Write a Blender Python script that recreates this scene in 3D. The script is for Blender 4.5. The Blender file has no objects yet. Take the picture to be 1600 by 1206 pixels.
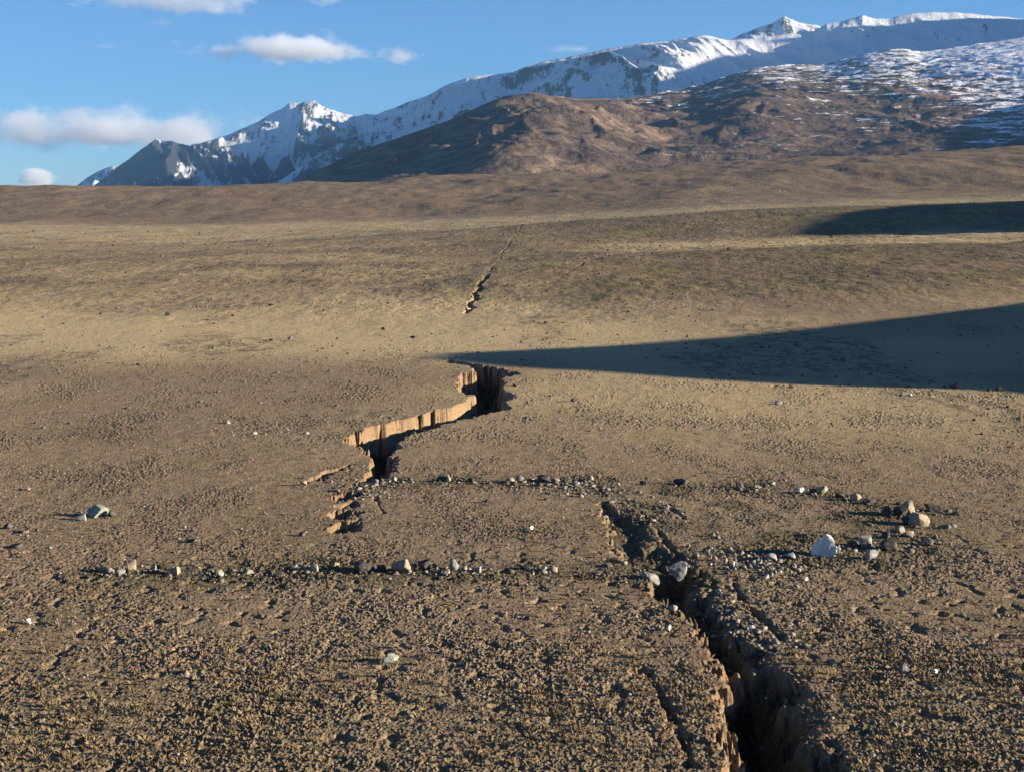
import bpy, math, random, time
import numpy as np
T0 = time.time()
random.seed(5)
C = bpy.context.scene.collection
rad = math.radians
# ------------------------------------------------------------------ camera and sun constants
CAMZ = 15.0
FPX = 2222.0                      # focal length in pixels of a 1600 px wide frame (50 mm)
PITCH = math.atan(273.0 / FPX)
SUN_EL = rad(12.0)
SUN_BACK = rad(8.0)               # the sun stands to the right, a little behind the camera
SUNX, SUNY = math.cos(SUN_BACK), -math.sin(SUN_BACK)
TE = math.tan(SUN_EL)

def ray(px, py):
    """pixel -> (x/y, dz/y) slopes in the world"""
    cx = np.asarray(px, float) - 800.0; cy = 603.0 - np.asarray(py, float)
    f = FPX * math.cos(PITCH) + cy * math.sin(PITCH)
    up = -FPX * math.sin(PITCH) + cy * math.cos(PITCH)
    return cx / f, up / f

# ------------------------------------------------------------------ noise
rng = np.random.RandomState(11)
PERM = rng.permutation(4096).astype(np.int64)
GA = rng.rand(4096) * 2 * np.pi
GX, GY = np.cos(GA), np.sin(GA)
def perlin(x, y, seed=0):
    xi = np.floor(x).astype(np.int64); yi = np.floor(y).astype(np.int64)
    xf = x - xi; yf = y - yi
    def g(ix, iy, fx, fy):
        h = PERM[(PERM[(ix + seed * 131) & 4095] + iy) & 4095]
        return GX[h] * fx + GY[h] * fy
    u = xf * xf * xf * (xf * (xf * 6 - 15) + 10); v = yf * yf * yf * (yf * (yf * 6 - 15) + 10)
    a = g(xi, yi, xf, yf); b = g(xi + 1, yi, xf - 1, yf)
    c = g(xi, yi + 1, xf, yf - 1); d = g(xi + 1, yi + 1, xf - 1, yf - 1)
    return 1.5 * ((a + (b - a) * u) * (1 - v) + (c + (d - c) * u) * v)
def fbm(x, y, octs=4, seed=0, gain=.5):
    s = 0; a = 1; n = 0
    for o in range(octs):
        s = s + a * perlin(x * 2 ** o + 17.3 * o, y * 2 ** o - 9.1 * o, seed + o); n += a; a *= gain
    return s / n
def ridged(x, y, octs=5, seed=0, gain=.5):
    s = 0; a = 1; n = 0; w = 1
    for o in range(octs):
        r = 1 - np.abs(perlin(x * 2 ** o + 7.7 * o, y * 2 ** o + 3.3 * o, seed + o)) * 1.5
        r = np.clip(r, 0, 1) ** 2 * w
        w = np.clip(r * 1.6, 0.15, 1)
        s = s + a * r; n += a; a *= gain
    return s / n
def sstep(a, b, x):
    t = np.clip((x - a) / (b - a), 0, 1); return t * t * (3 - 2 * t)

# ------------------------------------------------------------------ mesh and tag helpers
def tag(o, label=None, cat=None, group=None, kind=None):
    for k, v in (('label', label), ('category', cat), ('group', group), ('kind', kind)):
        if v: o[k] = v
    return o
def mesh_obj(name, V, F, mat, attrs=None, smooth=True, parent=None):
    V = np.ascontiguousarray(V, np.float32); F = np.ascontiguousarray(F, np.int32)
    me = bpy.data.meshes.new(name); k = F.shape[1]
    me.vertices.add(len(V)); me.vertices.foreach_set('co', V.ravel())
    me.loops.add(F.size); me.loops.foreach_set('vertex_index', F.ravel())
    me.polygons.add(len(F))
    me.polygons.foreach_set('loop_start', np.arange(len(F), dtype=np.int32) * k)
    if smooth: me.polygons.foreach_set('use_smooth', np.ones(len(F), bool))
    me.update(calc_edges=True)
    for n, a in (attrs or {}).items():
        at = me.attributes.new(n, 'FLOAT', 'POINT'); at.data.foreach_set('value', np.ascontiguousarray(a, np.float32).ravel())
    me.materials.append(mat)
    o = bpy.data.objects.new(name, me); C.objects.link(o)
    if parent: o.parent = parent
    return o
def grid_faces(nr, nc):
    i = np.arange(nr * nc, dtype=np.int32).reshape(nr, nc)
    return np.stack([i[:-1, :-1], i[:-1, 1:], i[1:, 1:], i[1:, :-1]], -1).reshape(-1, 4)

# ------------------------------------------------------------------ broad relief of the steppe
TU = np.array([-1400, -400, 0, 400, 800, 1200, 1600, 2400, 3600.])
TY = np.array([0, 120, 150, 190, 260, 350, 430, 500, 600, 750, 1000, 1300, 1650, 2000, 2300, 2700.])
TZ = np.array([
 # 0 120 150 190  260  350  430  500  600  750  1000 1300 1650 2000 2300 2700
 [0, 0,  0,  0,   1,   1,   1,   1,   1,   2,   3,   6,  32,  48,  50,  40],
 [0, 0,  0, -.3,  .2,  .8,  1,   1,   .5,  1,   3,   7,  34,  50,  46,  30],
 [0, 0,  0, -.8,  .2,  1.0, .8,  1.0, .6,  1,   3,   8,  38,  51,  44,  25],
 [0, 0,  0, -1.,  .4,  1.6, 1.6, 1.4, -.6, 0,   4,   9,  40,  54,  46,  28],
 [0, 0,  0, -1.1, .9,  2.9, 3.3, 5.5, 9.1, 7.2, 8.2, 14, 44,  63,  56,  40],
 [0, 0,  0, -.6,  1.9, 5.1, 4.8, 9.,  17,  16.5,17.5,29, 62,  87,  80,  60],
 [0, 0, .4,  .8,  4.2, 7.2, 7.2, 12., 19,  18.5,22,  38, 78, 101,  95,  80],
 [0, 0,  1,  3,   9,   14,  16,  22,  30,  32,  40,  60, 105,130, 125, 110],
 [0, 0,  2,  5,  12,   18,  20,  26,  34,  40,  50,  70, 115,140, 135, 120.]])
NU, NY = 240, 500
_lu = np.linspace(TU[0], TU[-1], NU); _ly = np.linspace(0, 1, NY)
LY0, LY1 = math.log(20.0), math.log(2700.0)
_yy = np.exp(LY0 + (LY1 - LY0) * _ly)
_t = np.stack([np.interp(_yy, TY, r) for r in TZ])
_t = np.stack([np.interp(_lu, TU, _t[:, j]) for j in range(NY)], 1)
def blur(a, n, ax):
    k = np.hanning(n + 2)[1:-1]; k /= k.sum()
    p = [(0, 0), (0, 0)]; p[ax] = (n // 2, n // 2)
    return np.apply_along_axis(lambda v: np.convolve(v, k, 'valid'), ax, np.pad(a, p, mode='edge'))
_t = blur(blur(_t, 13, 1), 31, 0)
def table(x, y):
    y = np.maximum(y, 1.0)
    U = np.clip(x / y * FPX + 800, TU[0], TU[-1] - 1e-3)
    a = (U - TU[0]) / (TU[-1] - TU[0]) * (NU - 1)
    b = np.clip((np.log(np.clip(y, 20, 2699.9)) - LY0) / (LY1 - LY0), 0, .99999) * (NY - 1)
    i = np.minimum(a.astype(int), NU - 2); j = np.minimum(b.astype(int), NY - 2); fa = a - i; fb = b - j
    return (_t[i, j] * (1 - fa) + _t[i + 1, j] * fa) * (1 - fb) + (_t[i, j + 1] * (1 - fa) + _t[i + 1, j + 1] * fa) * fb
def base_h(x, y):
    z = table(x, y)
    near = np.clip(1 - y / 34.0, 0, 1)
    z = z + 13.2 * near ** 1.0 * np.exp(-(x / 60.0) ** 2)           # the slope the photographer stands on
    w = sstep(30, 90, y)
    z = z + w * .22 * fbm(x / 30, y / 30, 3, 40)
    z = z + sstep(140, 300, y) * (1.0 * fbm(x / 60 + 3, y / 90, 4, 44) + sstep(250, 500, y) * 1.2 * fbm(x / 110, y / 120, 4, 46))
    z = z + sstep(900, 1600, y) * 13 * fbm(x / 260, y / 420, 5, 48, .55)
    return z
def cast_hill(bound, s_c, grow, x, y, fall_n=.28, fall_f=.16, width=70., more=0.):
    """a hill to the right of the view whose outline throws the long evening shadow bounded by `bound`"""
    P = [hit(px, py, base_h) for px, py in bound]
    ts = np.array([-p[0] * SUNY + p[1] * SUNX for p in P]); ss = np.array([p[0] * SUNX + p[1] * SUNY for p in P])
    H = np.array([p[2] for p in P]) + (s_c - ss) * TE + more
    o = np.argsort(ts); ts, H = ts[o], H[o]
    t = -x * SUNY + y * SUNX; s = x * SUNX + y * SUNY
    h = np.interp(t, ts, H)
    h = h - np.where(t < ts[0], (ts[0] - t) * fall_n, 0) - np.where(t > ts[-1], (t - ts[-1]) * fall_f, 0)
    zb = base_h(x, y)
    h = np.maximum(h - zb, 0)
    up = sstep(s_c - width, s_c, s); dn = 1 - sstep(s_c, s_c + grow, s)
    return h * np.where(s < s_c, up, dn)
def hit(px, py, fn, y0=20., y1=2650.):
    U, Vv = ray(px, py)
    y = np.exp(np.linspace(math.log(y0), math.log(y1), 2600))
    d = CAMZ + Vv * y - fn(U * y, y)
    k = np.where(d < 0)[0]
    i = k[0] if len(k) else len(y) - 1
    if i == 0: i = 1
    f = d[i - 1] / (d[i - 1] - d[i] + 1e-9) if len(k) else 0
    yy = y[i - 1] + (y[i] - y[i - 1]) * f
    return np.array([U * yy, yy, CAMZ + Vv * yy])
SHADOW1 = [(1600, 611), (1400, 605), (1250, 600), (1000, 584), (850, 575), (760, 569), (690, 560), (720, 553), (850, 547), (1000, 540), (1200, 524), (1400, 502), (1600, 480)]
SHADOW2 = [(1600, 362), (1450, 367), (1340, 369), (1280, 367), (1310, 352), (1350, 334), (1450, 321), (1600, 316)]
def ground_h(x, y):
    z = base_h(x, y)
    z = z + cast_hill(SHADOW1, 135., 120., x, y, width=62.)
    z = z + cast_hill(SHADOW2, 330., 200., x, y, width=90., fall_n=.9, more=1.5)
    return z

# ------------------------------------------------------------------ the cracks (outlines in the plain, as world polygons)
def poly(pts): return np.array([hit(a, b, base_h)[:2] for a, b in pts])
def sdf(P, x, y):
    """signed distance, positive inside"""
    d = np.full(x.shape, 1e9); ins = np.zeros(x.shape, bool)
    n = len(P)
    for i in range(n):
        ax, ay = P[i]; bx, by = P[(i + 1) % n]
        ex, ey = bx - ax, by - ay
        t = np.clip(((x - ax) * ex + (y - ay) * ey) / (ex * ex + ey * ey + 1e-12), 0, 1)
        d = np.minimum(d, (x - ax - t * ex) ** 2 + (y - ay - t * ey) ** 2)
        c = (ay > y) != (by > y)
        ins ^= c & (x < (bx - ax) * (y - ay) / (by - ay + 1e-12) + ax)
    return np.where(ins, 1, -1) * np.sqrt(d)
def line_poly(pts, w):
    """a ribbon polygon along pts, w = half width in px at each point"""
    L = [(a - w_, b) for (a, b), w_ in zip(pts, w)]; R = [(a + w_, b) for (a, b), w_ in zip(pts, w)]
    return L + R[::-1]
MAIN = [(689,566),(712,568),(728,571),(740,577),(737,582),(718,584),(716,594),(711,603),(719,613),(737,617),(727,628),(697,639),(675,643),(650,651),(625,657),(600,663),(575,667),(556,678),(534,690),(556,695),(575,707),(581,720),(578,735),(560,750),
        (580,754),(602,746),(616,736),(620,722),(617,709),(626,696),(627,684),(666,672),(712,658),(744,650),(769,644),(797,639),(789,629),(806,618),(785,610),(791,601),(784,590),(815,584),(790,578),(755,571),(740,569),(715,565),(700,562)]
CRACKS = [ # outline, depth, wall width, edge jitter, bare soil
 (MAIN, 3.2, .30, .55, 1),
 (line_poly([(472,757),(488,750),(504,742),(525,735),(548,727)], [5,11,7,12,3]), .8, .3, .75, .6),
 (line_poly([(520,777),(535,773),(556,769)], [3,12,3]) , .7, .35, .3, 1),
 ([(512,780),(524,772),(545,767),(566,769),(560,779),(540,783),(520,784)], .9, .3, .6, .8),
 ([(518,790),(538,785),(558,784),(552,792),(530,794)], .8, .3, .6, .8),
 ([(508,805),(526,796),(550,795),(562,801),(548,810),(520,812)], .9, .3, .6, .8),
 ([(506,825),(528,815),(560,811),(578,816),(562,829),(528,834)], .8, .35, .6, .6),
 (line_poly([(566,752),(556,762),(548,778),(552,792),(540,806),(545,820),(532,834)], [9,6,7,5,7,6,4]), .9, .35, .7, .4),
 (line_poly([(590,772),(588,781),(592,790),(600,802)], [3,6,4,5]), .35, .3, .2, .4),
 # right-hand fault: sunken grassy strip
 ([(937,782),(937,802),(949,829),(956,860),(975,880),(994,885),(1012,907),(1024,934),(1042,949),(1072,967),(1092,965),(1125,960),(1130,915),(1100,885),(1078,868),(1050,852),(1030,832),(1010,808),(985,795),(960,785)], .34, .22, .6, .5),
 (line_poly([(1000,800),(1014,812),(1030,829),(1040,847),(1055,862),(1066,872),(1090,884)], [3,5,7,8,9,8,5]), .6, .3, .2, .6),
 # main gash
 ([(1010,898),(1020,925),(1030,940),(1052,951),(1074,967),(1078,990),(1102,1005),(1110,1031),(1114,1057),(1109,1095),(1114,1115),(1122,1160),(1128,1206),(1130,1260),(1380,1260),(1345,1206),(1310,1150),(1290,1110),(1270,1074),(1240,1040),(1215,1010),(1180,1000),(1150,985),(1135,962),(1124,932),(1110,905),(1084,886),(1050,892)], 1.15, .45, .8, 1),
 ([(1120,1040),(1122,1100),(1135,1180),(1150,1260),(1330,1260),(1270,1120),(1225,1060),(1170,1030)], 1.1, .7, .7, .5),
 (line_poly([(1145,902),(1152,920),(1163,941),(1190,963),(1205,980),(1225,1000)], [5,8,9,11,9,10]), .8, .35, .3, .6),
 (line_poly([(1045,792),(1058,801),(1072,811)], [5,7,5]), .35, .3, .2, .4),
 (line_poly([(1003,1036),(1015,1060),(1032,1085),(1052,1112),(1066,1150),(1080,1200)], [5,10,11,12,13,13]), .8, .35, .3, .9),
 (line_poly([(925,757),(935,762),(940,770)], [4,5,3]), .3, .3, .2, .5),
 # far cracks on the slope
 (line_poly([(727,488),(737,481),(733,474),(745,466),(740,459),(751,451),(747,444),(757,437),(763,429)], [4,6,4,7,4,6,3,5,4]), 2.0, .5, .8, .5),
 (line_poly([(765,425),(771,415),(781,404),(784,395),(794,386),(799,374),(811,363),(820,350)], [1.6,1.1,1.6,1,1.5,1.2,1,.8]), .5, .5, 1.0, .3),
 (line_poly([(845,460),(870,440),(890,425),(925,405),(975,396)], [1.2,1.4,1.3,3,4]), .5, .6, .8, .1),
 (line_poly([(1190,606),(1255,598),(1290,592),(1270,585)], [6,9,9,6]), .3, .6, .8, .3),
]
CR = [(poly(p), *r, 6. if p[0][0] == 937 else 1.6 if p[0][0] in (1010, 1120) else .3) for p, *r in CRACKS]
def carve(x, y):
    dep = np.zeros(x.shape); soil = np.zeros(x.shape); floor_shade = np.zeros(x.shape); carve.shelf = np.zeros(x.shape); carve.top = np.ones(x.shape)
    for P, D, ww, jit, so, gr in CR:
        lo = P.min(0) - 2.5; hi = P.max(0) + 2.5
        m = (x > lo[0]) & (x < hi[0]) & (y > lo[1]) & (y < hi[1])
        if not m.any(): continue
        X, Y = x[m], y[m]
        d0 = sdf(P, X, Y)
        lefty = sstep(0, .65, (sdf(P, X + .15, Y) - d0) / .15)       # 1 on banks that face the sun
        d = d0 + jit * fbm(X / 1.1, Y / 1.6, 3, 60) + jit * (.15 + .7 * sstep(-.3, .5, perlin(X / 1.7, Y / 2.3, 67))) * (.7 * perlin(X / .45, Y / .8, 66) + .6 * perlin(X / .14, Y / .3, 68))
        f = np.where(d > 0, sstep(0, 1, np.clip(d / (ww * (1 + gr * (1 - lefty)) * (1 + 2.2 * sstep(0, .5, fbm(X / 2.0, Y / 2.8, 3, 73)))), 0, 1)), 0)
        flr = 1 + (.6 if gr > 1 else .3) * fbm(X / 1.1, Y / 1.4, 4, 70)
        g = D * f * (.62 + .38 * sstep(0, 1.6, d)) * flr
        dep[m] = dep[m] + g
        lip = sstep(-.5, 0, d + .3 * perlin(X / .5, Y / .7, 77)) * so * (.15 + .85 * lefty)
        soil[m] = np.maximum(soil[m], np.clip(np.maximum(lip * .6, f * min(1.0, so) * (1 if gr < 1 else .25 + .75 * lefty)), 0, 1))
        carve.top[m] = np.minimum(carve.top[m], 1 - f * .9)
        if gr > 1: carve.shelf[m] = np.maximum(carve.shelf[m], f * (1 - .6 * lefty))  # sunken turf, with extra painted shade on banks turned from the sun
        floor_shade[m] = np.maximum(floor_shade[m], np.maximum(sstep(.8, 1, f), (1 - lefty) * f))  # crack floor, plus painted shade on walls turned from the sun
    return dep, soil, floor_shade

# ------------------------------------------------------------------ material helpers
class N:
    def __init__(s, name):
        s.m = bpy.data.materials.new(name); s.m.use_nodes = True
        s.t = s.m.node_tree; s.t.nodes.clear()
        s.out = s.t.nodes.new('ShaderNodeOutputMaterial')
    def n(s, typ, ins=None, **kw):
        nd = s.t.nodes.new('ShaderNode' + typ)
        for k, v in kw.items(): setattr(nd, k, v)
        for k, v in (ins or {}).items():
            if isinstance(v, bpy.types.NodeSocket): s.t.links.new(v, nd.inputs[k])
            else: nd.inputs[k].default_value = v
        return nd
    def attr(s, name): return s.n('Attribute', attribute_name=name).outputs['Fac']
    def noise(s, vec, scale, detail=4, rough=.55, dist=0):
        return s.n('TexNoise', {'Vector': vec, 'Scale': scale, 'Detail': detail, 'Roughness': rough, 'Distortion': dist}).outputs['Fac']
    def math(s, op, a, b=0, clamp=False):
        nd = s.n('Math', {0: a, 1: b}, operation=op); nd.use_clamp = clamp; return nd.outputs[0]
    def ramp(s, f, lo, hi, a=0., b=1.):
        return s.n('MapRange', {'Value': f, 'From Min': lo, 'From Max': hi, 'To Min': a, 'To Max': b}, interpolation_type='SMOOTHSTEP').outputs[0]
    def mix(s, f, a, b):
        nd = s.n('Mix', data_type='RGBA')
        for sock, v in ((nd.inputs[0], f), (nd.inputs[6], a), (nd.inputs[7], b)):
            if isinstance(v, bpy.types.NodeSocket): s.t.links.new(v, sock)
            else: sock.default_value = v if not isinstance(v, tuple) else (*v, 1)
        return nd.outputs[2]
    def mapv(s, vec, sc, rot=(0,0,0)):
        return s.n('Mapping', {'Vector': vec, 'Scale': sc, 'Rotation': rot}).outputs[0]
    def bump(s, h, dist, strength=1, normal=None):
        ins = {'Height': h, 'Distance': dist, 'Strength': strength}
        if normal is not None: ins['Normal'] = normal
        return s.n('Bump', ins).outputs[0]
    def finish(s, col, rough=.95, normal=None, spec=.15, **ex):
        b = s.n('BsdfPrincipled', {'Base Color': col if isinstance(col, bpy.types.NodeSocket) else (*col, 1), 'Roughness': rough, 'Specular IOR Level': spec})
        for k, v in ex.items(): b.inputs[k.replace('_', ' ')].default_value = v
        if normal is not None: s.t.links.new(normal, b.inputs['Normal'])
        s.t.links.new(b.outputs[0], s.out.inputs[0]); return s.m

def ground_mat():
    m = N('steppe'); P = m.n('NewGeometry').outputs['Position']
    grain = m.noise(P, 7.5, 5, .7); fine = m.noise(P, 20, 3, .75)
    spk = m.noise(m.mapv(P, (1, .45, 1)), 1.6, 4, .7)
    pat = m.noise(m.mapv(P, (.045, .06, .05)), 1, 5, .6)
    pat2 = m.noise(m.mapv(P, (.012, .03, .02)), 1, 5, .6)
    far = m.noise(m.mapv(P, (.35, .12, .2)), 1, 5, .75)
    tan = m.mix(m.ramp(grain, .35, .65), (.225, .162, .098), (.505, .378, .242))
    col = m.mix(m.ramp(fine, .42, .58, 0, .7), tan, (.105, .080, .052))
    col = m.mix(m.ramp(spk, .52, .66, 0, .5), col, (.115, .088, .055))
    col = m.mix(m.ramp(pat, .48, .66, 0, .45), col, (.205, .148, .094))
    col = m.mix(m.math('MULTIPLY', m.attr('dry'), m.ramp(far, .25, .5, .55, 1)), col, (.50, .385, .215))
    col = m.mix(m.math('MULTIPLY', m.attr('olive'), m.ramp(far, .36, .62, .45, 1)), col, (.150, .122, .062))
    col = m.mix(m.math('MULTIPLY', m.attr('rust'), m.ramp(m.noise(m.mapv(P, (.03, .012, .03)), 1, 6, .65), .3, .6, .55, 1)), col, (.215, .145, .090))
    col = m.mix(m.math('MULTIPLY', m.attr('scree'), m.ramp(m.noise(m.mapv(P, (.6, .25, .3)), 1, 6, .8), .44, .58, 0, .7)), col, (.105, .090, .070))
    col = m.mix(m.math('MULTIPLY', m.attr('fards'), m.ramp(m.noise(m.mapv(P, (.55, .16, .2)), 1, 6, .8), .50, .58, 0, .8)), col, (.060, .052, .038))
    soilc = m.mix(m.ramp(m.noise(P, 2.2, 4), .35, .65), (.27, .205, .14), (.47, .385, .285))
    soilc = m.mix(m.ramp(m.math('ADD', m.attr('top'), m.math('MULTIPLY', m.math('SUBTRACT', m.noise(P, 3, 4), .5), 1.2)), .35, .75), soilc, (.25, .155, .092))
    soilc = m.mix(m.ramp(m.noise(m.mapv(P, (.5, .5, 7)), 1, 5, .7), .50, .62, 0, .6), soilc, (.20, .135, .085))
    soilc = m.mix(m.ramp(m.noise(P, 6, 4, .7), .5, .68, 0, .6), soilc, (.11, .075, .048))
    floor_shade_col = m.mix(m.ramp(grain, .35, .65), (.030, .025, .018), (.095, .076, .052))
    soilc = m.mix(m.attr('floor'), soilc, floor_shade_col)  # shade painted into the soil: dark floors and walls away from the sun
    col = m.mix(m.attr('shelf'), col, m.mix(m.ramp(fine, .4, .6), (.045, .040, .022), (.16, .135, .075)))  # dark turf colour, stronger where the fissure bank would lie in shade
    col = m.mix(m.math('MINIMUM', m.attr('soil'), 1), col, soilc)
    col = m.mix(m.math('MULTIPLY', m.attr('trod'), .9), col, m.mix(m.ramp(fine, .42, .6), (.050, .044, .026), (.17, .145, .085)))
    h = m.math('ADD', m.math('MULTIPLY', grain, .7), m.math('MULTIPLY', fine, .4))
    nb = m.bump(h, .12, 1)
    nb = m.bump(m.math('MULTIPLY', m.noise(m.mapv(P, (.8, .3, .5)), 1, 5, .7), m.attr('fards')), 1.6, 1, nb)
    return m.finish(col, 1, nb, .05)

def build_ground():
    fine = np.linspace(-1040, 1040, 1750)
    side = lambda a, b, n: np.linspace(a, b, n)
    U = np.concatenate([side(-2400, -1050, 50)[:-1], fine, side(1050, 2600, 140)[1:], side(2700, 9000, 50)]) / FPX
    q = np.linspace(15 * 1422 / 34., 15 * 1422 / 172., 1050)
    Y = np.concatenate([np.array([-60, -30, -12, -3.]), np.linspace(1, 33.5, 70), 15 * 1422 / q, np.exp(np.linspace(math.log(172.6), math.log(900), 420)), np.exp(np.linspace(math.log(905), math.log(2700), 260)), np.array([3000, 4000, 6000, 10000, 16000.])])
    Uc, Yc = np.meshgrid(U, Y)
    ew = np.maximum(Yc, 14.)
    X = np.clip(Uc * ew, -13500, 13500)
    Z = np.zeros(X.shape); nr = len(Y)
    dep = np.zeros(X.shape); soil = np.zeros(X.shape); floor_shade = np.zeros(X.shape)
    for a in range(0, nr, 200):
        s = slice(a, min(nr, a + 200))
        Z[s] = ground_h(X[s], Yc[s])
    m = (Yc > 30) & (Yc < 900)
    d, so, fl = carve(X[m], Yc[m]); dep[m] = d; soil[m] = so; floor_shade[m] = fl; shelf = np.zeros(X.shape); shelf[m] = carve.shelf; topa = np.zeros(X.shape); topa[m] = carve.top
    near_st = np.zeros(X.shape); mm = (Yc > 40) & (Yc < 100) & (np.abs(X) < 40)
    SP = np.array([hit(s_[0], s_[1], base_h)[:2] for s_ in STONES if s_[1] > 740 and s_[6] != LOOSE])
    xs, ys = X[mm], Yc[mm]; dm = np.full(xs.shape, 1e9)
    for p in SP: dm = np.minimum(dm, (xs - p[0]) ** 2 + ((ys - p[1]) * .8) ** 2)
    near_st[mm] = np.clip(1 - np.sqrt(dm) / 2.1 + .7 * fbm(xs / .9, ys / 1.2, 3, 170), 0, 1)
    RGP = poly([(930, 770), (1060, 760), (1200, 768), (1330, 785), (1400, 810), (1430, 830), (1340, 860), (1240, 880), (1120, 900), (1010, 895), (960, 850)])
    ring_in = sdf(RGP, xs, ys); near_st[mm] = np.maximum(near_st[mm], .75 * sstep(-1.5, 1.5, ring_in) * sstep(-.15, .35, fbm(xs / 2.5, ys / 3, 3, 172) + .25 * sstep(6, 0, xs)))
    # tussocks, tufts and stones of the turf, small waves only where the grid can hold them
    x, y = X, Yc
    w = sstep(8, 30, y)
    lump = np.zeros(X.shape)
    for a in range(0, nr, 200):
        s = slice(a, min(nr, a + 200)); xs, ys = x[s], y[s]
        f1 = 1 - sstep(75, 150, ys); f2 = 1 - sstep(130, 260, ys)
        n1 = perlin(xs / .078, ys / .12, 80); n1b = perlin(xs / .135, ys / .18, 86); n2 = perlin(xs / .30 + 4, ys / .38, 81); n3 = fbm(xs / 1.3, ys / 1.5, 3, 82)
        n4 = fbm(xs / 5, ys / 7, 3, 85)
        rough = (.38 + .95 * sstep(-.25, .45, n4)) * (.75 + .35 * (1 - sstep(40, 60, ys))) + .25 * (1 - sstep(38, 46, ys))
        h = .030 * f1 * sstep(-.1, .7, n1) + .034 * f2 * sstep(-.05, .7, n1b) + .024 * f2 * sstep(0, .8, n2)
        lump[s] = h * rough * (1 + .5 * sstep(70, 120, ys)) - .11 * (1 - sstep(52, 72, ys)) * sstep(.12, .5, fbm(xs / .75, ys / .9, 3, 160)) + .045 * n3 * (1 - sstep(200, 330, ys) * .2)
        fw = sstep(150, 260, ys)
        lump[s] += fw * (.17 * fbm(xs / 3, ys / 6, 3, 88) + .30 * fbm(xs / 14, ys / 24, 3, 89))
    Z = Z - dep + lump * w * (1 + .6 * shelf + 1.1 * near_st) * (1 - .5 * floor_shade * (1 - shelf))
    Z[Yc < 6] -= 0
    # vegetation and soil zones
    PX = U * FPX + 800
    A = np.broadcast_to(PX, X.shape)
    n = fbm(X / 45, Yc / 60, 4, 90); nn = fbm(X / 16, Yc / 30, 4, 95)
    dry = sstep(118, 160, Yc + 22 * n) * (1 - sstep(195, 300, Yc + 30 * n + 60 * sstep(700, 1300, A))) * .9
    dry = dry * (1 - .5 * sstep(900, 1300, A))
    dry = np.maximum(dry, .6 * sstep(330, 600, Yc) * (1 - sstep(950, 1300, Yc)) * sstep(-.15, .2, nn + .1) * (1 - sstep(650, 950, A)))
    dry = np.maximum(dry, .62 * sstep(72, 112, Yc) * sstep(-.3, .25, n))
    dry = np.maximum(dry, 1. * sstep(372, 390, Yc + 20 * nn) * (1 - sstep(435, 480, Yc)) * sstep(800, 1000, A))
    dry = np.maximum(dry, .85 * sstep(660, 720, Yc + 60 * nn) * (1 - sstep(1060, 1130, Yc)))
    olive = sstep(200, 260, Yc + 25 * n) * (1 - sstep(1000, 1250, Yc)) * (.22 + .78 * sstep(600, 1000, A)) * (1 - .9 * sstep(372, 390, Yc + 20 * nn) * (1 - sstep(435, 480, Yc)) * sstep(800, 1000, A)) * (1 - .8 * sstep(650, 720, Yc + 60 * nn)) * sstep(-.45, .1, n)
    olive = np.maximum(olive, .38 * (1 - sstep(38, 50, Yc + 8 * nn)))
    olive = np.maximum(olive, .32 * sstep(.05, .35, fbm(X / 8, Yc / 12, 3, 97)) * (1 - sstep(60, 120, Yc)))
    rust = sstep(1000, 1300, Yc) * (.55 + .45 * sstep(-.3, .3, n))
    rust = np.maximum(rust, .5 * (1 - sstep(-.1, .25, nn)) * sstep(850, 1100, A) * sstep(200, 260, Yc) * (1 - sstep(300, 400, Yc)))
    scree = sstep(.02, .22, fbm(X / 22 + 5, Yc / 60, 4, 99)) * sstep(80, 110, Yc) * (1 - sstep(700, 1000, Yc))
    scree = np.maximum(scree, sstep(560, 640, Yc + 40 * nn) * (1 - sstep(640, 760, Yc)) * .7 * sstep(200, 500, A))
    hk = np.exp(-((A + 10) / 75) ** 2) * sstep(1050, 1180, Yc) * (1 - sstep(1500, 1700, Yc)); scree = np.maximum(scree, hk)
    scree = np.maximum(scree, .85 * sstep(325, 345, Yc + 25 * nn) * (1 - sstep(360, 374, Yc + 20 * nn)) * sstep(700, 950, A))
    scree = np.maximum(scree, .8 * sstep(540, 590, Yc + 50 * nn) * (1 - sstep(605, 640, Yc + 30 * nn)) * sstep(450, 700, A))
    scree = np.maximum(scree, .8 * sstep(405, 440, Yc + 40 * nn) * (1 - sstep(470, 510, Yc + 30 * nn)) * (1 - sstep(450, 700, A)) * sstep(-50, 150, A))
    fards = sstep(170, 300, Yc) * (.35 + .5 * sstep(-.3, .3, nn))
    V = np.stack([X, Yc, Z], -1).reshape(-1, 3)
    o = mesh_obj('ground', V, grid_faces(nr, len(U)), ground_mat(), dict(soil=soil, floor=floor_shade, shelf=shelf, top=topa, dry=dry, olive=olive, rust=rust, trod=near_st, scree=scree, fards=fards))
    tag(o, kind='structure', label='dry stony steppe with low tussocks, cut by an open earth crack')
    return o

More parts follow.
